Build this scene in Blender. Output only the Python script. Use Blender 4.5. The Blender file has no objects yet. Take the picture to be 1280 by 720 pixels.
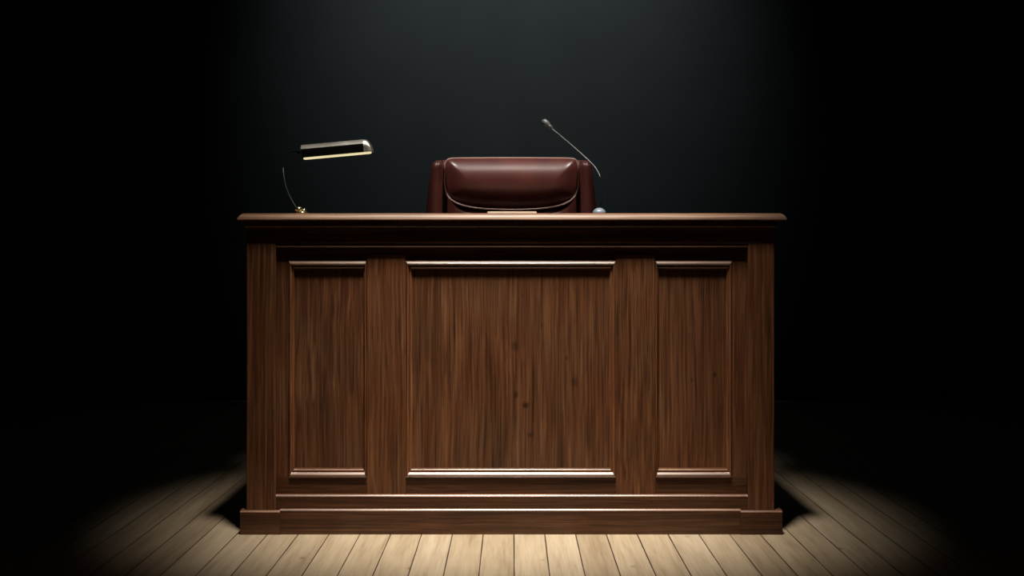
import bpy, bmesh, math, random
from mathutils import Vector, Matrix
random.seed(4)
S = bpy.context.scene
COL = S.collection
PI = math.pi

# ------------------------------------------------------------------ camera geometry
F = 1575.0          # focal length in pixels of a 1280 px wide frame
EYE = 0.99          # camera height
CAMY = -4.5
HOR = 322.0
def X(px, y): return (px - 640.0) * (y - CAMY) / F
def Z(py, y): return EYE - (py - HOR) * (y - CAMY) / F
def P(px, py, y): return Vector((X(px, y), y, Z(py, y)))

# ------------------------------------------------------------------ helpers
def root(name, loc, label, cat, group=None):
    o = bpy.data.objects.new(name, None)
    o.empty_display_size = 0.1
    COL.objects.link(o)
    o.location = loc
    o['label'] = label; o['category'] = cat
    if group: o['group'] = group
    return o

def world_origin(o):
    v = Vector((0, 0, 0))
    while o is not None:
        v += o.location
        o = o.parent
    return v

def link(name, bm, mat, parent=None, smooth=False, bevel=0, seg=3, sub=0, label=None):
    """bm holds world coordinates; they are made local to the parent."""
    bmesh.ops.recalc_face_normals(bm, faces=bm.faces)
    if parent is not None:
        bmesh.ops.translate(bm, verts=bm.verts, vec=-world_origin(parent))
    me = bpy.data.meshes.new(name)
    bm.to_mesh(me); bm.free()
    for p in me.polygons: p.use_smooth = bool(smooth or bevel)
    o = bpy.data.objects.new(name, me)
    COL.objects.link(o)
    if mat: me.materials.append(mat)
    if parent is not None: o.parent = parent
    if bevel:
        m = o.modifiers.new('bevel', 'BEVEL')
        m.width = bevel; m.segments = seg; m.limit_method = 'ANGLE'; m.angle_limit = math.radians(35)
        m.harden_normals = True
    if sub:
        m = o.modifiers.new('sub', 'SUBSURF'); m.levels = sub; m.render_levels = sub
    if label: o['label'] = label
    return o

def B(bm, x0, x1, y0, y1, z0, z1):
    r = bmesh.ops.create_cube(bm, size=1.0)
    for v in r['verts']:
        v.co.x = x0 + (v.co.x + .5) * (x1 - x0)
        v.co.y = y0 + (v.co.y + .5) * (y1 - y0)
        v.co.z = z0 + (v.co.z + .5) * (z1 - z0)
    return bm
def box(*a):
    return B(bmesh.new(), *a)

def loft(bm, rings, cap0=True, cap1=True, closed=True):
    vs = [[bm.verts.new(p) for p in r] for r in rings]
    n = len(rings[0])
    for a, b in zip(vs[:-1], vs[1:]):
        for i in range(n if closed else n - 1):
            j = (i + 1) % n
            bm.faces.new((a[i], a[j], b[j], b[i]))
    if cap0: bm.faces.new(list(reversed(vs[0])))
    if cap1: bm.faces.new(vs[-1])
    return vs

def tube(bm, pts, rad, n=12, closed=False):
    pts = [Vector(p) for p in pts]
    rr = rad if isinstance(rad, (list, tuple)) else [rad] * len(pts)
    rings = []
    up = None
    N = len(pts)
    for i, p in enumerate(pts):
        if closed: t = (pts[(i + 1) % N] - pts[i - 1]).normalized()
        else: t = (pts[min(i + 1, N - 1)] - pts[max(i - 1, 0)]).normalized()
        if up is None:
            up = Vector((0, 1, 0)) if abs(t.y) < .9 else Vector((1, 0, 0))
        side = t.cross(up).normalized(); up = side.cross(t).normalized()
        rings.append([p + rr[i] * (math.cos(a) * side + math.sin(a) * up) for a in [2 * PI * k / n for k in range(n)]])
    if closed:
        vs = loft(bm, rings, False, False)
        a, b = vs[-1], vs[0]
        for i in range(n):
            j = (i + 1) % n
            bm.faces.new((a[i], a[j], b[j], b[i]))
    else:
        loft(bm, rings)
    return bm

def smoothpath(pts, k=8, closed=False):
    pts = [Vector(p) for p in pts]
    n = len(pts); out = []
    segs = n if closed else n - 1
    for i in range(segs):
        g = (lambda q: pts[q % n]) if closed else (lambda q: pts[max(0, min(n - 1, q))])
        p0, p1, p2, p3 = g(i - 1), g(i), g(i + 1), g(i + 2)
        for s in range(k):
            t = s / k
            out.append(.5 * ((2 * p1) + (p2 - p0) * t + (2 * p0 - 5 * p1 + 4 * p2 - p3) * t * t + (3 * p1 - p0 - 3 * p2 + p3) * t ** 3))
    if not closed: out.append(pts[-1])
    return out

def lathe(bm, c, prof, n=32, axis='z'):
    c = Vector(c)
    rings = []
    for r, h in prof:
        ring = []
        for k in range(n):
            a = 2 * PI * k / n
            if axis == 'z': ring.append(c + Vector((r * math.cos(a), r * math.sin(a), h)))
            elif axis == 'x': ring.append(c + Vector((h, r * math.cos(a), r * math.sin(a))))
            else: ring.append(c + Vector((r * math.cos(a), h, r * math.sin(a))))
        rings.append(ring)
    loft(bm, rings)
    return bm

def superell(cx, cy, z, a, b, p=3.0, n=32):
    out = []
    for k in range(n):
        t = 2 * PI * k / n
        c, s = math.cos(t), math.sin(t)
        out.append(Vector((cx + a * math.copysign(abs(c) ** (2 / p), c), cy + b * math.copysign(abs(s) ** (2 / p), s), z)))
    return out

# ------------------------------------------------------------------ materials
class NT:
    def __init__(self, name):
        self.m = bpy.data.materials.new(name); self.m.use_nodes = True
        self.t = self.m.node_tree; self.b = self.t.nodes['Principled BSDF']
    def n(self, typ, **kw):
        nd = self.t.nodes.new(typ)
        for k, v in kw.items():
            if k.startswith('i_'): nd.inputs[k[2:].replace('_', ' ')].default_value = v
            else: setattr(nd, k, v)
        return nd
    def l(self, a, b): self.t.links.new(a, b)
    def math(self, op, a, b=None, c=None):
        nd = self.t.nodes.new('ShaderNodeMath'); nd.operation = op
        for i, v in enumerate((a, b, c)):
            if v is None: continue
            if isinstance(v, (int, float)): nd.inputs[i].default_value = v
            else: self.l(v, nd.inputs[i])
        return nd.outputs[0]
    def ramp(self, fac, stops):
        nd = self.t.nodes.new('ShaderNodeValToRGB')
        e = nd.color_ramp.elements
        while len(e) < len(stops): e.new(.5)
        for i, (p, c) in enumerate(stops):
            e[i].position = p; e[i].color = (*c, 1) if len(c) == 3 else c
        self.l(fac, nd.inputs[0])
        return nd.outputs[0]
    def mix(self, typ, fac, a, b):
        nd = self.t.nodes.new('ShaderNodeMix'); nd.data_type = 'RGBA'; nd.blend_type = typ
        for s, v in ((0, fac), (6, a), (7, b)):
            if isinstance(v, (int, float)): nd.inputs[s].default_value = v
            elif isinstance(v, tuple): nd.inputs[s].default_value = (*v, 1)
            else: self.l(v, nd.inputs[s])
        return nd.outputs[2]

def simple(name, col, rough=.5, metal=0, spec=.5, coat=0, var=.08, scale=20, emis=None, es=0):
    N = NT(name); b = N.b
    tc = N.n('ShaderNodeTexCoord')
    no = N.n('ShaderNodeTexNoise', i_Scale=scale, i_Detail=4.0)
    N.l(tc.outputs['Object'], no.inputs['Vector'])
    lo = tuple(c * (1 - var) for c in col); hi = tuple(min(1, c * (1 + var)) for c in col)
    N.l(N.ramp(no.outputs[0], [(.3, lo), (.7, hi)]), b.inputs['Base Color'])
    b.inputs['Roughness'].default_value = rough; b.inputs['Metallic'].default_value = metal
    b.inputs['Specular IOR Level'].default_value = spec; b.inputs['Coat Weight'].default_value = coat
    if emis:
        b.inputs['Emission Color'].default_value = (*emis, 1); b.inputs['Emission Strength'].default_value = es
    return N.m

def wood(name, axis='z', gain=1.0, knots=(), rough=.34, coat=.35, fine=1.5, spec=.5, tint=None):
    """Dark stained walnut, grain along an axis of the object."""
    N = NT(name)
    tc = N.n('ShaderNodeTexCoord'); oi = N.n('ShaderNodeObjectInfo')
    off = N.n('ShaderNodeVectorMath', operation='ADD')
    N.l(tc.outputs['Object'], off.inputs[0])
    rnd = N.n('ShaderNodeCombineXYZ')
    r = N.math('MULTIPLY', oi.outputs['Random'], 7.0)
    for i in range(3): N.l(r, rnd.inputs[i])
    N.l(rnd.outputs[0], off.inputs[1])
    base = off.outputs[0]
    # slow waviness so that the streaks wander a little
    wn = N.n('ShaderNodeTexNoise', i_Scale=2.2, i_Detail=2.0)
    N.l(base, wn.inputs['Vector'])
    wv = N.n('ShaderNodeVectorMath', operation='MULTIPLY_ADD')
    N.l(wn.outputs['Color'], wv.inputs[0]); wv.inputs[1].default_value = (.022, .022, .022); N.l(base, wv.inputs[2])
    vec = wv.outputs[0]
    def streak(s_across, s_along, det, rg=.55):
        mp = N.n('ShaderNodeMapping')
        sc = [s_across] * 3; sc['xyz'.index(axis)] = s_along
        mp.inputs['Scale'].default_value = sc
        N.l(vec, mp.inputs['Vector'])
        t = N.n('ShaderNodeTexNoise', i_Scale=1.0, i_Detail=det, i_Roughness=rg)
        N.l(mp.outputs[0], t.inputs['Vector'])
        return t.outputs[0]
    a = streak(14, .8, 3.0); b_ = streak(100, 2.2, 3.0); c = streak(200, 4.5, 2.0)
    v = N.math('ADD', N.math('MULTIPLY', a, .55), N.math('ADD', N.math('MULTIPLY', b_, .75 * fine), N.math('MULTIPLY', c, .45 * fine)))
    v = N.math('DIVIDE', v, .55 + 1.2 * fine)
    g = gain
    col = N.ramp(v, [(.34, (.060 * g, .022 * g, .009 * g)), (.455, (.135 * g, .052 * g, .022 * g)),
                     (.535, (.205 * g, .085 * g, .038 * g)), (.67, (.33 * g, .160 * g, .080 * g))])
    # dark pores
    po = streak(330, 7, 1.0)
    pf = N.ramp(po, [(.30, (.50, .45, .42)), (.42, (1, 1, 1))])
    col = N.mix('MULTIPLY', .8, col, pf)
    if tint: col = N.mix('MULTIPLY', 1.0, col, tint)
    # patchy tone, redder and browner
    tn = N.n('ShaderNodeTexNoise', i_Scale=4.0, i_Detail=2.0); N.l(base, tn.inputs['Vector'])
    tone = N.ramp(tn.outputs[0], [(.35, (1.06, .93, .86)), (.65, (.97, 1.02, 1.03))])
    col = N.mix('MULTIPLY', .9, col, tone)
    if knots:
        kf = None
        for kx, kz, rx, rz, st in knots:
            sx = N.n('ShaderNodeSeparateXYZ'); N.l(tc.outputs['Object'], sx.inputs[0])
            dx = N.math('DIVIDE', N.math('SUBTRACT', sx.outputs[0], kx), rx)
            dz = N.math('DIVIDE', N.math('SUBTRACT', sx.outputs[2], kz), rz)
            d = N.math('SQRT', N.math('ADD', N.math('MULTIPLY', dx, dx), N.math('MULTIPLY', dz, dz)))
            f = N.n('ShaderNodeMapRange', interpolation_type='SMOOTHSTEP')
            N.l(d, f.inputs[0]); f.inputs[1].default_value = .25; f.inputs[2].default_value = 1.3
            f.inputs[3].default_value = 1 - st; f.inputs[4].default_value = 1.0
            kf = f.outputs[0] if kf is None else N.math('MULTIPLY', kf, f.outputs[0])
        cc = N.n('ShaderNodeCombineXYZ')
        for i in range(3): N.l(kf, cc.inputs[i])
        col = N.mix('MULTIPLY', 1.0, col, cc.outputs[0])
    N.l(col, N.b.inputs['Base Color'])
    rr = N.n('ShaderNodeMapRange'); N.l(v, rr.inputs[0])
    rr.inputs[1].default_value = .3; rr.inputs[2].default_value = .7; rr.inputs[3].default_value = rough + .08; rr.inputs[4].default_value = rough - .05
    N.l(rr.outputs[0], N.b.inputs['Roughness'])
    N.b.inputs['Specular IOR Level'].default_value = spec
    N.b.inputs['Coat Weight'].default_value = coat; N.b.inputs['Coat Roughness'].default_value = .3
    bp = N.n('ShaderNodeBump', i_Strength=.12, i_Distance=.002)
    N.l(v, bp.inputs['Height']); N.l(bp.outputs[0], N.b.inputs['Normal'])
    return N.m

def floor_material():
    N = NT('oak_floorboards')
    W = .1102
    tc = N.n('ShaderNodeTexCoord'); sx = N.n('ShaderNodeSeparateXYZ')
    N.l(tc.outputs['Object'], sx.inputs[0])
    u = N.math('DIVIDE', N.math('SUBTRACT', sx.outputs[0], .007), W)
    idx = N.math('FLOOR', u); fr = N.math('FRACT', u)
    wn = N.n('ShaderNodeTexWhiteNoise', noise_dimensions='1D'); N.l(idx, wn.inputs['W'])
    # long boards with a butt joint now and then
    L = 60.0
    yo = N.math('DIVIDE', N.math('ADD', sx.outputs[1], N.math('MULTIPLY_ADD', wn.outputs[0], 9.0, 20.0)), L)
    yid = N.math('FLOOR', yo); yf = N.math('FRACT', yo)
    w2 = N.n('ShaderNodeTexWhiteNoise', noise_dimensions='2D')
    cb = N.n('ShaderNodeCombineXYZ'); N.l(idx, cb.inputs[0]); N.l(yid, cb.inputs[1]); N.l(cb.outputs[0], w2.inputs['Vector'])
    # grain, shifted board by board
    sh = N.n('ShaderNodeVectorMath', operation='MULTIPLY_ADD')
    N.l(w2.outputs['Color'], sh.inputs[0]); sh.inputs[1].default_value = (5, 9, 3); N.l(tc.outputs['Object'], sh.inputs[2])
    def st(a, b, det, dist=0.0):
        mp = N.n('ShaderNodeMapping'); mp.inputs['Scale'].default_value = (a, b, a); N.l(sh.outputs[0], mp.inputs['Vector'])
        t = N.n('ShaderNodeTexNoise', i_Scale=1.0, i_Detail=det, i_Distortion=dist); N.l(mp.outputs[0], t.inputs['Vector'])
        return t.outputs[0]
    g1 = st(38, 2.0, 5, .25); g2 = st(150, 6, 3); g3 = st(8, 1.4, 3, .2)
    v = N.math('DIVIDE', N.math('ADD', N.math('ADD', g1, N.math('MULTIPLY', g2, .7)), N.math('MULTIPLY', g3, .8)), 2.5)
    col = N.ramp(v, [(.34, (.31, .230, .150)), (.46, (.435, .345, .240)), (.55, (.50, .405, .290)), (.68, (.57, .475, .355))])
    tone = N.ramp(w2.outputs[0], [(0, (.82, .78, .74)), (.5, (1, .98, .95)), (1, (1.06, 1.06, 1.06))])
    col = N.mix('MULTIPLY', 1.0, col, tone)
    # knots
    vo = N.n('ShaderNodeTexVoronoi', i_Scale=1.0); mp = N.n('ShaderNodeMapping'); mp.inputs['Scale'].default_value = (8, 4.2, 8)
    N.l(sh.outputs[0], mp.inputs['Vector']); N.l(mp.outputs[0], vo.inputs['Vector'])
    kf = N.ramp(vo.outputs['Distance'], [(.03, (.45, .36, .28)), (.10, (1, 1, 1))])
    col = N.mix('MULTIPLY', .7, col, kf)
    # seams: thin dark gaps, a few wider
    edge = N.math('MULTIPLY', N.math('MINIMUM', fr, N.math('SUBTRACT', 1.0, fr)), W)
    wob = N.n('ShaderNodeTexNoise', i_Scale=3.0, i_Detail=2.0); N.l(tc.outputs['Object'], wob.inputs['Vector'])
    gap = N.math('MULTIPLY_ADD', wob.outputs[0], .0026, .0003)
    s1 = N.math('SUBTRACT', edge, gap)
    s1 = N.n('ShaderNodeMapRange'); N.l(N.math('SUBTRACT', edge, gap), s1.inputs[0])
    s1.inputs[1].default_value = -.0004; s1.inputs[2].default_value = .0010
    e2 = N.math('MULTIPLY', N.math('MINIMUM', yf, N.math('SUBTRACT', 1.0, yf)), L)
    s2 = N.n('ShaderNodeMapRange'); N.l(e2, s2.inputs[0]); s2.inputs[1].default_value = .001; s2.inputs[2].default_value = .003
    seam = N.math('MULTIPLY', s1.outputs[0], s2.outputs[0])
    col = N.mix('MIX', seam, (.035, .020, .012), col)
    N.l(col, N.b.inputs['Base Color'])
    N.b.inputs['Roughness'].default_value = .55; N.b.inputs['Specular IOR Level'].default_value = .35
    h = N.math('MULTIPLY_ADD', v, .12, seam)
    bp = N.n('ShaderNodeBump', i_Strength=.35, i_Distance=.002); N.l(h, bp.inputs['Height']); N.l(bp.outputs[0], N.b.inputs['Normal'])
    return N.m

def leather(name, col=(.125, .030, .024), rough=.33):
    N = NT(name)
    tc = N.n('ShaderNodeTexCoord')
    no = N.n('ShaderNodeTexNoise', i_Scale=9.0, i_Detail=4.0); N.l(tc.outputs['Object'], no.inputs['Vector'])
    c = N.ramp(no.outputs[0], [(.3, tuple(v * .8 for v in col)), (.7, tuple(v * 1.2 for v in col))])
    N.l(c, N.b.inputs['Base Color'])
    vo = N.n('ShaderNodeTexVoronoi', i_Scale=420.0); N.l(tc.outputs['Object'], vo.inputs['Vector'])
    n2 = N.n('ShaderNodeTexNoise', i_Scale=26.0, i_Detail=3.0); N.l(tc.outputs['Object'], n2.inputs['Vector'])
    h = N.math('MULTIPLY_ADD', vo.outputs['Distance'], .25, n2.outputs[0])
    bp = N.n('ShaderNodeBump', i_Strength=.10, i_Distance=.004); N.l(h, bp.inputs['Height']); N.l(bp.outputs[0], N.b.inputs['Normal'])
    N.b.inputs['Roughness'].default_value = rough
    N.b.inputs['Specular IOR Level'].default_value = .6
    N.b.inputs['Coat Weight'].default_value = .7; N.b.inputs['Coat Roughness'].default_value = .38
    return N.m

KX, KY = 0.0, .38      # desk root
DESKROOT = Vector((KX, KY, 0))
def knot(px, py, rx, rz, st, y=.055): return (X(px, y) - KX, Z(py, y), rx, rz, st)
W_V = wood('walnut_vertical_grain', 'z', gain=.68, coat=.2, spec=.4)
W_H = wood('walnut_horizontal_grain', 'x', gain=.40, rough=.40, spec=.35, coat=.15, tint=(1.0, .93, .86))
W_TOP = wood('walnut_tabletop', 'x', gain=.95, rough=.50, coat=.1, tint=(.88, 1.0, 1.0))
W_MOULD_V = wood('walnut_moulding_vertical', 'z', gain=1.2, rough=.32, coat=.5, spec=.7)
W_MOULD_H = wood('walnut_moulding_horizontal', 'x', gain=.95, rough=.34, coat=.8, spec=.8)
W_MID = wood('walnut_panel_with_knots', 'z', gain=.64, knots=[
    knot(644, 432, .015, .022, .5), knot(645, 493, .010, .016, .60), knot(657, 506, .014, .013, .72),
    knot(663, 543, .014, .011, .55), knot(645, 471, .005, .006, .4), knot(708, 447, .006, .010, .45),
    knot(718, 477, .014, .022, .4), knot(677, 407, .005, .012, .4), knot(653, 370, .006, .012, .3), knot(600, 600, .01, .01, .2)])
W_SIDE = wood('walnut_side_panels_with_knots', 'z', gain=.64, knots=[
    knot(893, 468, .008, .011, .6), knot(864, 474, .006, .008, .5), knot(393, 505, .008, .014, .3), knot(498, 367, .005, .009, .4)])
M_FLOOR = floor_material()
M_WALL = simple('slate_paint', (.034, .0405, .0425), rough=.85, spec=.15, var=.06, scale=3)
M_CEIL = simple('black_ceiling_paint', (.012, .012, .013), rough=.9, spec=.1)
M_BASE = simple('black_baseboard_paint', (.014, .014, .015), rough=.55, spec=.3)
M_LEATHER = leather('oxblood_leather')
M_LEATHER_D = leather('oxblood_leather_bolster', (.135, .032, .024), rough=.42)
M_PIPING = leather('light_piping', (.50, .30, .25), rough=.3)
M_BLACK = simple('black_metal', (.018, .018, .019), rough=.38, metal=.4, spec=.5)
M_BLACKP = simple('black_plastic', (.02, .02, .021), rough=.5)
M_STEEL = simple('grey_steel', (.33, .34, .34), rough=.32, metal=1.0)
M_NICKEL = simple('worn_nickel', (.60, .59, .54), rough=.34, metal=1.0, var=.45, scale=120)
M_HOOD = simple('grey_lit_hood_top', (.17, .165, .15), rough=.36, metal=.25, var=.25)  # grey colour paints in the overhead highlight on the dark hood's top
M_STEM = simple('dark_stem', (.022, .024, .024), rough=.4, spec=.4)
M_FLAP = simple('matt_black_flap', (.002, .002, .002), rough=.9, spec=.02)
M_MATT = simple('matt_black_painted_shade', (.004, .004, .004), rough=.9, spec=.05)  # black paints in the shade on the lamp's upper stem and lower neck
M_BRASS = simple('polished_brass', (.86, .76, .48), rough=.22, metal=1.0, var=.1)
M_TUBE = simple('warm_lamp_diffuser', (.8, .75, .5), rough=.5, emis=(1.0, .88, .50), es=.8)
M_MICBASE = simple('blue_grey_satin_plastic', (.13, .17, .215), rough=.42, spec=.6)
M_GRILLE = simple('dark_grey_mic_grille', (.05, .06, .07), rough=.5, metal=.1, var=.5, scale=600)
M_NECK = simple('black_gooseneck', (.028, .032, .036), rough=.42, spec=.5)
M_PAPER = simple('cream_paper', (.62, .55, .45), rough=.8, var=.05, scale=60)
M_CARD = simple('tan_card', (.40, .30, .20), rough=.7)
M_KNEE = simple('dark_stained_carcass', (.05, .025, .015), rough=.5)

# ------------------------------------------------------------------ room
XW, YB, YR, HC = 4.4, 4.26, -6.6, 5.5
def struct(name, bm, m, bevel=0):
    o = link(name, bm, m, None, bevel=bevel); o['kind'] = 'structure'; return o
struct('floor', box(-XW, XW, YR, YB, -.08, 0), M_FLOOR)
struct('wall_back', box(-XW - .15, XW + .15, YB, YB + .15, -.08, HC), M_WALL)
struct('wall_left', box(-XW - .15, -XW, YR, YB, -.08, HC), M_WALL)
struct('wall_right', box(XW, XW + .15, YR, YB, -.08, HC), M_WALL)
struct('wall_front', box(-XW - .15, XW + .15, YR - .15, YR, -.08, HC), M_WALL)
struct('ceiling', box(-XW - .15, XW + .15, YR - .15, YB + .15, HC, HC + .12), M_CEIL)
def baseboard(name, x0, x1, y0, y1):
    struct(name, box(x0, x1, y0, y1, 0, .14), M_BASE, bevel=.005)
baseboard('baseboard_back', -XW, XW, YB - .018, YB)
baseboard('baseboard_left', -XW, -XW + .018, YR, YB - .018)
baseboard('baseboard_right', XW - .018, XW, YR, YB - .018)

# ------------------------------------------------------------------ the desk
desk = root('judges_bench', (KX, KY, 0), 'wide dark walnut bench desk with three recessed front panels standing on pale floorboards', 'desk')
DB = .76                 # back of the carcass
PF, PC, PO, BR, FI, MS, RE = .000, .004, .012, .014, .033, .030, .041   # fronts: plinth block, plinth, post, base rail, field, mid stile, recess
XL, XR = X(308, PO), X(968, PO)

# tabletop: thick board with a rounded nose on front and sides
def slab(x0, x1, y0, y1, z0, z1, r, n=6):
    bm = bmesh.new()
    h = (z1 - z0)
    prof = [(0.0015, z0), (0, z0 + .002)]
    # a steep eased nose: short curve, sloping face, short curve into the top
    prof.append((.0005, z0 + .004))
    y, z = .0015, z0 + .006
    N_ = 12
    raw = []
    for k in range(N_):
        e = math.radians(22 + 44 * k / (N_ - 1))
        raw.append((math.sin(e), math.cos(e)))
    sc = (z1 - z) / sum(q[1] for q in raw)
    for dy, dz in raw:
        y += dy * sc; z += dz * sc
        prof.append((y, z))
    rings = []
    for t, z in prof:
        rings.append([Vector((x0 + t, y0 + t, z)), Vector((x1 - t, y0 + t, z)), Vector((x1 - t, y1 - t, z)), Vector((x0 + t, y1 - t, z))])
    # separate strips per side keep the mitres crisp
    for s in range(4):
        q = (s + 1) % 4
        loft(bm, [[rg[s], rg[q]] for rg in rings], False, False, closed=False)
    bm.faces.new([bm.verts.new(v) for v in rings[-1]])
    bm.faces.new([bm.verts.new(v) for v in reversed(rings[0])])
    return bm
TT, TF = Z(266.3, -.0165), -.0165
tz0 = Z(275.3, TF)
o = link('tabletop', slab(X(296, TF), X(984, TF), TF, DB + .03, tz0, TT, .020), W_TOP, desk, smooth=True)
m = o.modifiers.new('wn', 'WEIGHTED_NORMAL'); m.weight = 100; m.keep_sharp = True
for e in o.data.edges: pass

# cornice under the top: a stepped, coved moulding carried round front and sides
def band(prof, x0, x1, y1):
    """prof: list of (outset, z); runs left side, front, right side. y front = -outset + ref."""
    bm = bmesh.new()
    for (s) in range(3):
        strip = []
        for out, z in prof:
            A = Vector((x0 - out, y1, z)); Bc = Vector((x0 - out, PO - out, z)); C_ = Vector((x1 + out, PO - out, z)); D = Vector((x1 + out, y1, z))
            strip.append([(A, Bc), (Bc, C_), (C_, D)][s])
        loft(bm, [list(q) for q in strip], False, False, closed=False)
    top = prof[-1]; bot = prof[0]
    for out, z in (top, bot):
        bm.faces.new([bm.verts.new(v) for v in (Vector((x0 - out, y1, z)), Vector((x0 - out, PO - out, z)), Vector((x1 + out, PO - out, z)), Vector((x1 + out, y1, z)))])
    strip = [bm.verts.new((x0 - o_, y1, z)) for o_, z in prof] + [bm.verts.new((x1 + o_, y1, z)) for o_, z in reversed(prof)]
    bm.faces.new(strip)
    return bm
zc0, zc1 = Z(304.5, PO), tz0 - .0005
prof = [(0, zc0), (0, zc0 + .030)]
for k in range(7):
    a = PI / 2 * k / 6
    prof.append((.0 + .004 * (1 - math.cos(a)), zc0 + .034 + .026 * math.sin(a)))
prof += [(.006, zc0 + .062), (.006, zc1)]
link('cornice', band(prof, XL, XR, DB), W_H, desk, smooth=False)

# corner posts, full height between cornice and plinth
zp = Z(638, .01)
for s, (a, b) in enumerate(((308, 344.5), (935, 968))):
    link('corner_post', box(X(a, PO), X(b, PO), PO, PO + .10, zp - .003, zc0), W_V, desk, bevel=.003)
xpl, xpr = X(344.5, PO), X(935, PO)

# ledge bead under the cornice, running between the posts
def half_round_bar(x0, x1, yb, yf, z0, z1, n=8):
    bm = bmesh.new()
    rings = []
    pr = [(yb, z0), (yf + .002, z0), (yf, z0 + .002)]
    r = min((yb - yf) * .9, (z1 - z0) * .9, .0085)
    raw = [(math.sin(math.radians(e)), math.cos(math.radians(e))) for e in (14, 28, 36, 41, 46, 52, 62, 76)]
    sc = r / sum(q[1] for q in raw)
    y, z = yf, z1 - r
    pr.append((y, z))
    for dy, dz in raw:
        y += dy * sc; z += dz * sc
        pr.append((y, z))
    pr.append((yb, z1))
    loft(bm, [[Vector((x, y, z)) for y, z in pr] for x in (x0, x1)])
    return bm
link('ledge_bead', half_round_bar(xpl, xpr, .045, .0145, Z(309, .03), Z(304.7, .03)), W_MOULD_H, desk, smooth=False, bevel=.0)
for p in desk.children[-1].data.polygons: p.use_smooth = abs(p.normal.x) < .5

# rails and stiles of the front frame
ztr1, zpan1 = Z(307, FI), Z(326, FI)
zpan0, zbr0 = Z(597, FI), Z(620, FI)
link('top_rail', box(xpl, xpr, FI, FI + .02, zpan1 - .004, zc0), W_H, desk, bevel=.0015)
link('bottom_rail', box(xpl, xpr, FI, FI + .02, zbr0 - .01, zpan0 + .004), W_H, desk, bevel=.0015)
for a, b, f in ((344.5, 361, FI), (458.5, 507, MS), (770, 819.5, MS), (915, 935, FI)):
    z1 = Z(318, f) if f == MS else zpan1
    z0 = zbr0 if f == MS else zpan0
    link('stile', box(X(a, f), X(b, f), f, FI + .021, z0, z1), W_V, desk, bevel=.002)
# base rail with its lit ledge, between the posts
zbr1 = Z(618.5, BR)
def capped(name, x0, x1, yb, yf, z0, z1):
    link(name, box(x0, x1, yf + .0006, yb, z0, z1 - .0095), W_H, desk)
    ob = link('ledge_moulding', half_round_bar(x0 - .0002, x1 + .0002, yb, yf, z1 - .0094, z1), W_MOULD_H, desk, smooth=True, label='narrow ledge in paler glossy wood standing in for its lit edge')  # paler, glossier wood than the rail paints in the ledge highlight
    ob.data.set_sharp_from_angle(angle=math.radians(30))
capped('base_rail', xpl, xpr, .075, BR, zp - .003, zbr1)

# plinth: centre board and two blocks at the corners wrapping round the sides
zpc, zpb = Z(636.4, PC), Z(638.3, PF)
capped('plinth', X(349.6, PC), X(925.8, PC), .09, PC, 0, zpc)
for a, b, sgn in ((300, 349.5, -1), (926, 978, 1)):
    capped('plinth_block', X(a, PF), X(b, PF), PF + .13, PF, 0, zpb)
for a, b in ((300, 310), (967, 978)):
    link('side_skirting', box(X(a, PF) + (.001 if a < 640 else 0), X(b, PF) - (.001 if a > 640 else 0), .131, DB + .01, 0, zpb - .001), W_H, desk, bevel=.005)

# three recessed panels, each with a mitred moulding
def moulding(px0, px1, wl, wr, parent):
    x0, x1 = X(px0, FI), X(px1, FI)
    zt, zb = Z(326, FI), Z(597, FI)
    wt, wb = 10.5 * .00289, 12 * .00289
    pr = [(0.0, FI + .004), (0.0, FI - .0015)]
    for t, d in ((.02, .0015), (.08, .0035), (.27, .0090), (.295, .0095), (.315, .0092), (.50, .0025), (.54, .0010)):   # big outer bead
        pr.append((t, FI - d))
    pr += [(.60, FI + .002), (.66, FI - .001)]
    for k in range(1, 6):                     # small inner bead
        a = PI / 2 * k / 5
        pr.append((.66 + .20 * math.sin(a), FI + .003 - .004 * math.cos(a)))
    pr += [(.88, RE - .003), (1.0, RE - .002), (1.0, RE + .004)]
    def corner(t, which):
        l, r_, b_, t_ = x0 + t * wl, x1 - t * wr, zb + t * wb, zt - t * wt
        return {'lb': (l, b_), 'rb': (r_, b_), 'rt': (r_, t_), 'lt': (l, t_)}[which]
    for nm, (a, b), mt in (('h', ('lb', 'rb'), W_MOULD_H), ('v', ('rb', 'rt'), W_MOULD_V), ('h', ('rt', 'lt'), W_MOULD_H), ('v', ('lt', 'lb'), W_MOULD_V)):
        bm = bmesh.new()
        rows = []
        for t, y in pr:
            pa, pb = corner(t, a), corner(t, b)
            rows.append([Vector((pa[0], y, pa[1])), Vector((pb[0], y, pb[1]))])
        vs = loft(bm, rows, False, False, closed=False)
        # close the back and the mitred ends so that each length is a solid stick
        bm.faces.new((vs[0][0], vs[0][1], vs[-1][1], vs[-1][0]))
        bm.faces.new([r[0] for r in vs]); bm.faces.new([r[1] for r in vs])
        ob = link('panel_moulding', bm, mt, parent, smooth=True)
        me = ob.data
        me.set_sharp_from_angle(angle=math.radians(32))
u = .00289
for a, b, wl, wr, mt in ((361, 458, 7 * u, 4 * u, W_SIDE), (507, 770, 8 * u, 8 * u, W_MID), (819.5, 915, 4 * u, 7 * u, W_SIDE)):
    pn = link('front_panel', box(X(a, FI) + .002, X(b, FI) - .002, RE, RE + .010, zpan0 + .002, zpan1 - .002), mt, desk)
    moulding(a, b, wl, wr, pn)

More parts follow.
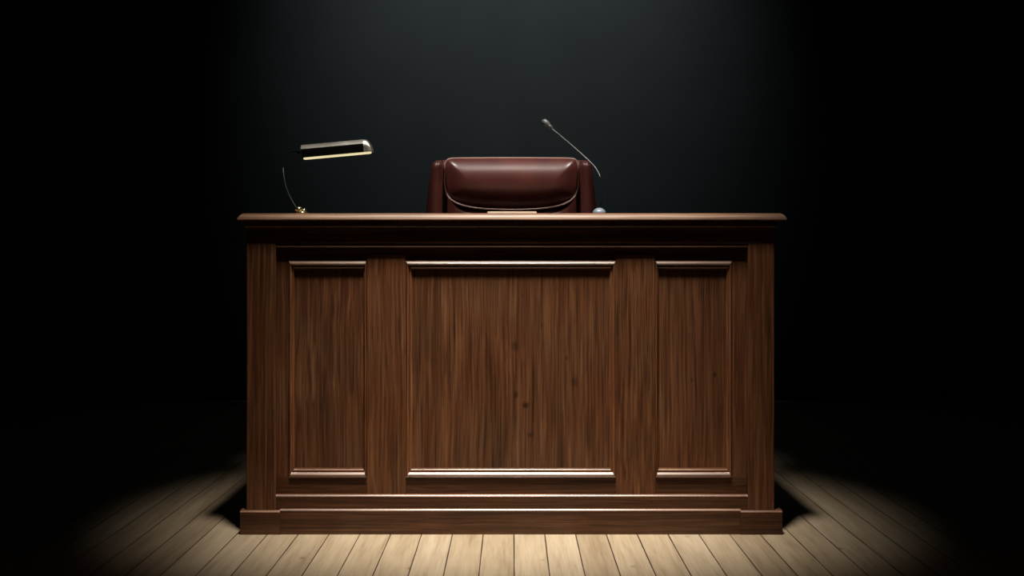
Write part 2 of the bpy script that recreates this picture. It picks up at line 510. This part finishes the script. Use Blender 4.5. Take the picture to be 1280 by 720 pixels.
# carcass: sides with a framed panel each, a back shelf and kick board
for sx, xo in ((-1, XL), (1, XR)):
    xi = xo - sx * .022
    link('side_panel', box(min(xo - sx * .008, xi), max(xo - sx * .008, xi), PO + .10, DB, .01, zc0), W_V, desk)
    for y0, y1 in ((PO + .101, .19), (DB - .09, DB)):
        link('side_stile', box(min(xo, xo - sx * .0085), max(xo, xo - sx * .0085), y0, y1, zpb - .002, zc0), W_V, desk, bevel=.002)
    link('side_rail', box(min(xo, xo - sx * .0085), max(xo, xo - sx * .0085), .191, DB - .091, zpb - .002, zpb + .10), W_V, desk, bevel=.002)
    link('side_rail', box(min(xo, xo - sx * .0085), max(xo, xo - sx * .0085), .191, DB - .091, zc0 - .08, zc0), W_V, desk, bevel=.002)
link('inner_back_board', box(XL + .023, XR - .023, RE + .012, RE + .028, .01, zc0), M_KNEE, desk)
for xa, xb in ((XL + .023, XL + .52), (XR - .52, XR - .023)):
    link('shelf', box(xa, xb, RE + .029, DB - .02, .55, .57), M_KNEE, desk)
    e = xb if xa < 0 else xa
    link('inner_divider', box(e - .01, e + .01, RE + .029, DB - .01, .01, zc0), M_KNEE, desk)

# ------------------------------------------------------------------ chair
CY = 1.20
chair = root('executive_chair', (0, 1.0, 0), 'oxblood leather swivel armchair with padded headrest behind the desk', 'chair')
zs = .60
def pillow(outline, y0, t, n=16, p=2.2, q=.5, cx=None, cz=None, back=.02, half=0.0, smin=.03):
    bm = bmesh.new()
    cx = sum(v[0] for v in outline) / len(outline) if cx is None else cx
    cz = sum(v[1] for v in outline) / len(outline) if cz is None else cz
    rings = []
    rings.append([Vector((x, y0 + back, z)) for x, z in outline])
    for k in range(n):
        s = smin + (1 - smin) * math.cos(PI / 2 * k / n) if smin > .1 else math.cos(PI / 2 * k / n)
        d = t * (1 - s ** p) ** q
        s = max(s, .03)
        rings.append([Vector((mx + (x - mx) * s, y0 - d, cz + (z - cz) * s)) for x, z in outline for mx in (cx + max(-half, min(half, x - cx)),)])
    vs = loft(bm, rings, True, False)
    bm.faces.new(vs[-1])
    return bm
# outline of the headrest, measured on the photograph at the chair's depth
hl = [(562, 198.8), (558, 202), (556.3, 210), (556, 222), (556.6, 234), (560, 245), (568, 252.5), (580, 257.5), (598, 260.8), (618, 262.2), (639.3, 262.6)]
right = [(1278.6 - x, y) for x, y in hl[:-1]][::-1]
topm = [(716 - 11 * k, 198.2 - .5 * math.sin(PI * k / 14)) for k in range(1, 14)]
hp = [(X(a, CY), Z(b, CY)) for a, b in hl + right + topm]
hp = [(v.x, v.z) for v in smoothpath([(a, 0, b) for a, b in hp], 3, True)]
czh = Z(229, CY)
head = link('headrest', pillow(hp, CY, .075, n=22, p=2.0, q=.62, cx=0, cz=czh, back=.03, half=.185), M_LEATHER, chair, smooth=True)
bm = bmesh.new()
zlo, zhi = min(b for a, b in hp), max(b for a, b in hp)
def rim(b):
    t = max(0.0, 1 - (b - zlo) / (zhi - zlo) * 2.2)
    return CY - .002 - .040 * t * t * (3 - 2 * t)
tube(bm, [(a, rim(b), b) for a, b in hp], .0046, 10, closed=True)
link('piping', bm, M_PIPING, head, smooth=True, label='paler stitched piping round the headrest')

# lower back cushion
def rrect(x0, x1, z0, z1, r, n=6):
    pts = []
    for cx, cz, a0 in ((x1 - r, z1 - r, 0), (x0 + r, z1 - r, PI / 2), (x0 + r, z0 + r, PI), (x1 - r, z0 + r, 1.5 * PI)):
        for k in range(n + 1):
            a = a0 + PI / 2 * k / n
            pts.append((cx + r * math.cos(a), cz + r * math.sin(a)))
    return pts
xa, xb = X(557, CY), X(722, CY)
def dense(pts, m=4):
    out = []
    for i, p in enumerate(pts):
        q = pts[(i + 1) % len(pts)]
        d = math.hypot(p[0] - q[0], p[1] - q[1]); k = max(1, int(d / .03))
        for j in range(k): out.append((p[0] + (q[0] - p[0]) * j / k, p[1] + (q[1] - p[1]) * j / k))
    return out
low = [(557.2, 243), (559.5, 246.5), (567, 253.5), (579, 258.5), (597, 261.8), (618, 263.2)]
oc = [(X(p, CY), Z(q, CY)) for p, q in low]
oc = oc + [(0, Z(263.6, CY))] + [(-p, q) for p, q in reversed(oc)]
oc = oc + [(xb, zs + .10), (xb - .03, zs + .06), (xa + .03, zs + .06), (xa, zs + .10)]
link('back_cushion', pillow(dense(oc), CY + .02, .062, n=16, p=14, q=.5, cx=0, cz=(zs + Z(263, CY)) / 2, back=.03, smin=.84), M_LEATHER, chair, smooth=True).data.set_sharp_from_angle(angle=math.radians(50))
# shell behind the cushions
bm = bmesh.new()
rings = []
zt = Z(200, CY + .06)
for k in range(15):
    t = k / 14
    z = zs - .02 + (zt - zs + .02) * t
    w = X(742, CY) * (1.0 + .02 * (1 - t)) * (1 - .10 * max(0, (t - .93) / .07) ** 2)
    rings.append(superell(0, CY + .085 , z, w - .01, .045 * (1 - .35 * max(0, (t - .93) / .07) ** 2), 5, 40))
loft(bm, rings)
link('back_shell', bm, M_LEATHER_D, chair, smooth=True)
# side bolsters
for s in (-1, 1):
    bm = bmesh.new(); rings = []
    xo_t, xo_b = (X(540, CY), X(531.5, CY)) if s < 0 else (X(739, CY), X(746.5, CY))
    xi = X(555, CY) if s < 0 else X(723.4, CY)
    zt2, zb2 = Z(200.5, CY), zs + .05
    n = 40
    for k in range(n + 1):
        t = 1 - (1 - k / n) ** 2
        z = zb2 + (zt2 - zb2) * t
        f = (zt2 - z)
        rr = 1.0
        if f < .034: rr = math.sqrt(max(0.002, 1 - (1 - f / .034) ** 2))
        vis = min(1.0, f / .26)
        xo = xo_t + (xo_b - xo_t) * vis ** .8
        cx = (xo + xi) / 2; hw = abs(xo - xi) / 2
        cx = cx + (xi - cx) * (1 - rr) * .25
        rings.append(superell(cx, CY + .025, z, hw * (.45 + .55 * rr), .075 * (.35 + .65 * rr), 2.3, 32))
    # more rings near the crown
    loft(bm, rings)
    link('side_bolster', bm, M_LEATHER_D, chair, smooth=True)
# seat, arms, mechanism
bm = bmesh.new(); rings = []
for z, w, d in ((zs - .06, .26, .25), (zs - .05, .285, .275), (zs, .30, .29), (zs + .04, .30, .29), (zs + .065, .285, .275), (zs + .075, .24, .23)):
    rings.append(superell(0, CY - .31, z, w, d, 5, 48))
loft(bm, rings); link('seat_cushion', bm, M_LEATHER, chair, smooth=True)
for s in (-1, 1):
    bm = bmesh.new()
    pts = [(s * .355, CY + .03, zs + .05), (s * .355, CY + .0, zs + .20), (s * .355, CY - .06, zs + .235), (s * .35, CY - .22, zs + .235), (s * .345, CY - .38, zs + .225)]
    tube(bm, smoothpath(pts, 5), .032, 14)
    arm = link('armrest', bm, M_LEATHER_D, chair, smooth=True)
    bm = bmesh.new()
    tube(bm, smoothpath([(s * .35, CY - .35, zs + .20), (s * .345, CY - .36, zs + .05), (s * .31, CY - .33, zs - .04), (s * .10, CY - .31, zs - .075)], 5), .013, 10)
    link('arm_support', bm, M_STEEL, arm, smooth=True)
link('seat_plate', box(-.13, .13, CY - .45, CY - .17, zs - .095, zs - .062), M_BLACK, chair, bevel=.006)
bm = bmesh.new()
lathe(bm, (0, CY - .31, 0), [(.035, .11), (.035, .30), (.030, .302), (.018, .305), (.018, zs - .09)], 24)
link('gas_column', bm, M_STEEL, chair, smooth=False)
bm = bmesh.new(); lathe(bm, (0, CY - .31, 0), [(.03, .07), (.055, .08), (.055, .125), (.04, .135)], 28)
link('base_hub', bm, M_BLACK, chair)
for k in range(5):
    a = 2 * PI * k / 5 + PI / 2
    d = Vector((math.cos(a), math.sin(a), 0)); c = Vector((0, CY - .31, 0))
    bm = bmesh.new()
    tube(bm, [c + d * .03 + Vector((0, 0, .10)), c + d * .15 + Vector((0, 0, .098)), c + d * .29 + Vector((0, 0, .078))], [.026, .022, .015], 12)
    lg = link('base_leg', bm, M_STEEL, chair, smooth=True)
    bm = bmesh.new()
    e = c + d * .29; sd = Vector((-d.y, d.x, 0))
    tube(bm, [e + Vector((0, 0, .03)), e + Vector((0, 0, .075))], .007, 8)
    for q in (-1, 1):
        tube(bm, [e + sd * (q * .008) + Vector((0, 0, .0275)), e + sd * (q * .026) + Vector((0, 0, .0275))], .0275, 20)
    link('caster', bm, M_BLACKP, lg, smooth=False)

# ------------------------------------------------------------------ desk lamp
LY = .06
b0 = P(375.5, 266.3, LY)
lamp = root('desk_lamp', (b0.x, LY, TT), 'low desk lamp with lit tubular hood on a thin curved stem', 'lamp')
bm = bmesh.new()
lathe(bm, (b0.x + .006, LY, TT), [(.020, 0), (.0215, .002), (.0215, .005), (.018, .008), (.010, .0105), (.002, .011)], 28)
base = link('base', bm, M_BRASS, lamp, smooth=True, label='small round brass foot')
bm = bmesh.new()
kb = P(372, 261.5, LY)
bmesh.ops.create_uvsphere(bm, u_segments=18, v_segments=12, radius=.0125)
bmesh.ops.scale(bm, vec=(1.15, .9, .8), verts=bm.verts)
bmesh.ops.translate(bm, verts=bm.verts, vec=kb + Vector((.004, 0, 0)))
link('swivel_joint', bm, M_BRASS, lamp, smooth=True)
bm = bmesh.new()
kq = P(380, 263.6, LY)
lathe(bm, kq, [(.002, -.007), (.0075, -.006), (.0085, 0), (.0075, .006), (.002, .007)], 18, 'x')
link('joint_screw', bm, M_BRASS, lamp, smooth=True)
SY = .16
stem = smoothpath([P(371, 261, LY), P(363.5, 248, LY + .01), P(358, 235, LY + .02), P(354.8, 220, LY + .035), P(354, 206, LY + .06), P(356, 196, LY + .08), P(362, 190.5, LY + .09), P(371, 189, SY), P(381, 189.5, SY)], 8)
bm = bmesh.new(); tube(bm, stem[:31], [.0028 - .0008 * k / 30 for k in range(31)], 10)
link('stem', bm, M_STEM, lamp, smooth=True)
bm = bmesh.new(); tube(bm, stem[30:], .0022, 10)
link('shaded_upper_stem', bm, M_MATT, lamp, smooth=True)  # upper stem coloured black, its fade into shade painted in

# hood: an arched housing swept along its length, rising slightly to the right
A0, A1 = P(379, 201.5, SY), P(466.5, 193.5, SY)
ax = (A1 - A0); Lh = ax.length; ax.normalize()
upv = Vector((0, 1, 0)).cross(ax) * -1
if upv.z < 0: upv = -upv
fy = Vector((0, 1, 0))
HH = .060
def hp_(s, y, h): return A0 + ax * s + fy * y + upv * h
def hood_section(s, scale_top=1.0, inset=0.0):
    # from front lip, over the crown, down to the back lip
    pts = []
    w = .032 - inset
    base_h = .012
    n = 14
    for k in range(n + 1):
        a = PI * k / n
        y = -w * math.cos(a)
        h = base_h + (HH - base_h - inset) * (math.sin(a) ** .55) * scale_top
        pts.append(hp_(s, y, h))
    return pts
Lc = Lh - .030
def crown(s):
    o_ = [p for p in hood_section(s)][2:]
    i_ = hood_section(s, inset=.003)[2:]
    return o_ + i_[::-1]
bm = bmesh.new()
loft(bm, [crown(Lc * k / 4) for k in range(5)])
hood = link('hood', bm, M_HOOD, lamp, smooth=True)  # crown coloured grey as the lit top of one dark hood
hood.data.set_sharp_from_angle(angle=math.radians(40))
def flap(s):
    o_ = hood_section(s, inset=.0006)[:3]
    i_ = hood_section(s, inset=.003)[:3]
    return o_ + i_[::-1]
bm = bmesh.new()
loft(bm, [flap(Lc * k / 4) for k in range(5)])
fl = link('front_flap', bm, M_FLAP, lamp, smooth=True, label='black front face of the hood')
fl.data.set_sharp_from_angle(angle=math.radians(40))
def cap(s0, s1, name, mat):
    bm = bmesh.new(); rings = []
    n = 8
    for k in range(n + 1):
        t = k / n
        sc = max(.02, math.cos(PI / 2 * t) ** .8)
        s = s0 + (s1 - s0) * (math.sin(PI / 2 * t))
        rings.append(hood_section(s, sc))
    # each ring is an open arch; add its chord
    loft(bm, rings)
    ob = link(name, bm, mat, lamp, smooth=True)
    ob.data.set_sharp_from_angle(angle=math.radians(45))
    return ob
cap(Lc, Lh, 'end_cap', M_NICKEL)['label'] = 'bright nickel rounded end cap'
bm = bmesh.new()
loft(bm, [hood_section(-.002), hood_section(.0)])
link('end_plate', bm, M_BLACK, lamp)
# diffuser: the lit tube under the hood
bm = bmesh.new()
tube(bm, [hp_(.006, -.024, .0075), hp_(.012, -.024, .0065), hp_(Lh * .5, -.024, .0065), hp_(Lh - .008, -.024, .0065), hp_(Lh - .003, -.024, .0075)], [.0025, .0042, .0042, .0042, .0025], 16)
link('lamp_tube', bm, M_TUBE, lamp, smooth=True, label='glowing warm yellow tube')
bm = bmesh.new()
tube(bm, [P(371, 189, SY), A0 + upv * .03 + ax * .004], .006, 12)
link('hood_bracket', bm, M_MATT, lamp, smooth=True)

# ------------------------------------------------------------------ microphone
MY = .16
mb = P(749, 266, MY)
mic = root('gooseneck_microphone', (mb.x, MY, TT), 'slender black gooseneck microphone rising beside the leather chair from a small grey foot', 'microphone')
bm = bmesh.new()
rings = []
for h, a, b in ((0, .023, .030), (.004, .0245, .0315), (.012, .0235, .030), (.018, .019, .025), (.023, .012, .015), (.0255, .006, .007)):
    rings.append([Vector((v.x, v.y, TT + h)) for v in superell(mb.x, MY, 0, a, b, 2.6, 28)])
loft(bm, rings)
link('base', bm, M_MICBASE, mic, smooth=True, label='blue-grey domed foot')
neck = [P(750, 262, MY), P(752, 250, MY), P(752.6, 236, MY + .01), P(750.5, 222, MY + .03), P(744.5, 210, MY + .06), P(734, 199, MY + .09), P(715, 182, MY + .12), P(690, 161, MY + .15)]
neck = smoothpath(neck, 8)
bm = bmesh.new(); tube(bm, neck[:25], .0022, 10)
link('shaded_lower_neck', bm, M_MATT, mic, smooth=True)  # lower neck split off and blackened to paint in shade
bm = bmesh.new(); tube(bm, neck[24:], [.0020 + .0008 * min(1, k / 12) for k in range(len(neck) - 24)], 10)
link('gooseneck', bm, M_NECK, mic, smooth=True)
h0, h1 = P(692.5, 162.5, MY + .15), P(678, 150, MY + .17)
d = h1 - h0; Lm = d.length
bm = bmesh.new()
ts = [0, .12, .2, .35, .42, .5, .6, .72, .84, .93, 1.0]
rs = [.003, .0050, .0074, .0080, .0080, .0100, .0120, .0128, .0118, .0090, .003]
tube(bm, [h0 + d * t for t in ts[:5]], rs[:5], 16)
link('capsule_body', bm, M_BLACKP, mic, smooth=True)
bm = bmesh.new()
tube(bm, [h0 + d * t for t in ts[2:]], rs[2:], 18)
link('foam_windscreen', bm, M_GRILLE, mic, smooth=True)

# ------------------------------------------------------------------ paper pad in front of the chair
QY = .10
pad = root('paper_pad', (X(640, QY), QY + .14, TT), 'thin cream paper pad lying on the tabletop in front of the chair', 'notepad')
px0, px1 = X(609, QY), X(671, QY)
link('paper', box(px0 + .001, px1 - .001, QY, QY + .28, TT + .0015, TT + .0095), M_PAPER, pad, bevel=.001)
link('card_backing', box(px0, px1, QY - .001, QY + .281, TT, TT + .0014), M_CARD, pad)
link('binding_strip', box(px0, px1, QY + .262, QY + .2815, TT + .0096, TT + .0105), M_CARD, pad)

# ------------------------------------------------------------------ lights
def spot(name, loc, aim, watts, size_deg, blend, rad, col):
    L = bpy.data.lights.new(name, 'SPOT'); L.energy = watts; L.spot_size = math.radians(size_deg)
    L.spot_blend = blend; L.shadow_soft_size = rad; L.color = col
    o = bpy.data.objects.new(name, L); COL.objects.link(o); o.location = loc
    o.rotation_euler = (Vector(aim) - Vector(loc)).to_track_quat('-Z', 'Y').to_euler()
    return o
spot('ceiling_spotlight', (0.0, -1.15, 5.1), (0, .36, 0), 2080, 29, .93, .36, (1.0, .915, .785))
spot('wall_washer', (0.0, 1.9, 5.3), (0, YB, 3.25), 440, 64, 1.0, .15, (.95, .99, 1.0))

for sx in (-1, 1):
    spot('added_chair_fill', (sx * 1.6, .15, 4.9), (0, 1.25, 1.36), 470, 13, 1.0, .12, (1.0, .95, .90))  # added unseen spots that brighten the chair back and bolsters

w = bpy.data.worlds.new('world'); S.world = w; w.use_nodes = True
w.node_tree.nodes['Background'].inputs[0].default_value = (.6, .7, 1, 1)
w.node_tree.nodes['Background'].inputs[1].default_value = 0.0

# ------------------------------------------------------------------ camera
cam = bpy.data.cameras.new('camera'); co = bpy.data.objects.new('camera', cam); COL.objects.link(co)
co.location = (0, CAMY, EYE); co.rotation_euler = (PI / 2, 0, 0)
cam.sensor_width = 36; cam.lens = 36 * F / 1280
cam.shift_y = -(360 - HOR) / 1280
cam.clip_start = .05
S.camera = co
vs = S.view_settings
vs.view_transform = 'Standard'; vs.look = 'None'; vs.gamma = 1; vs.exposure = 0; vs.use_curve_mapping = False
S.cycles.use_denoising = True
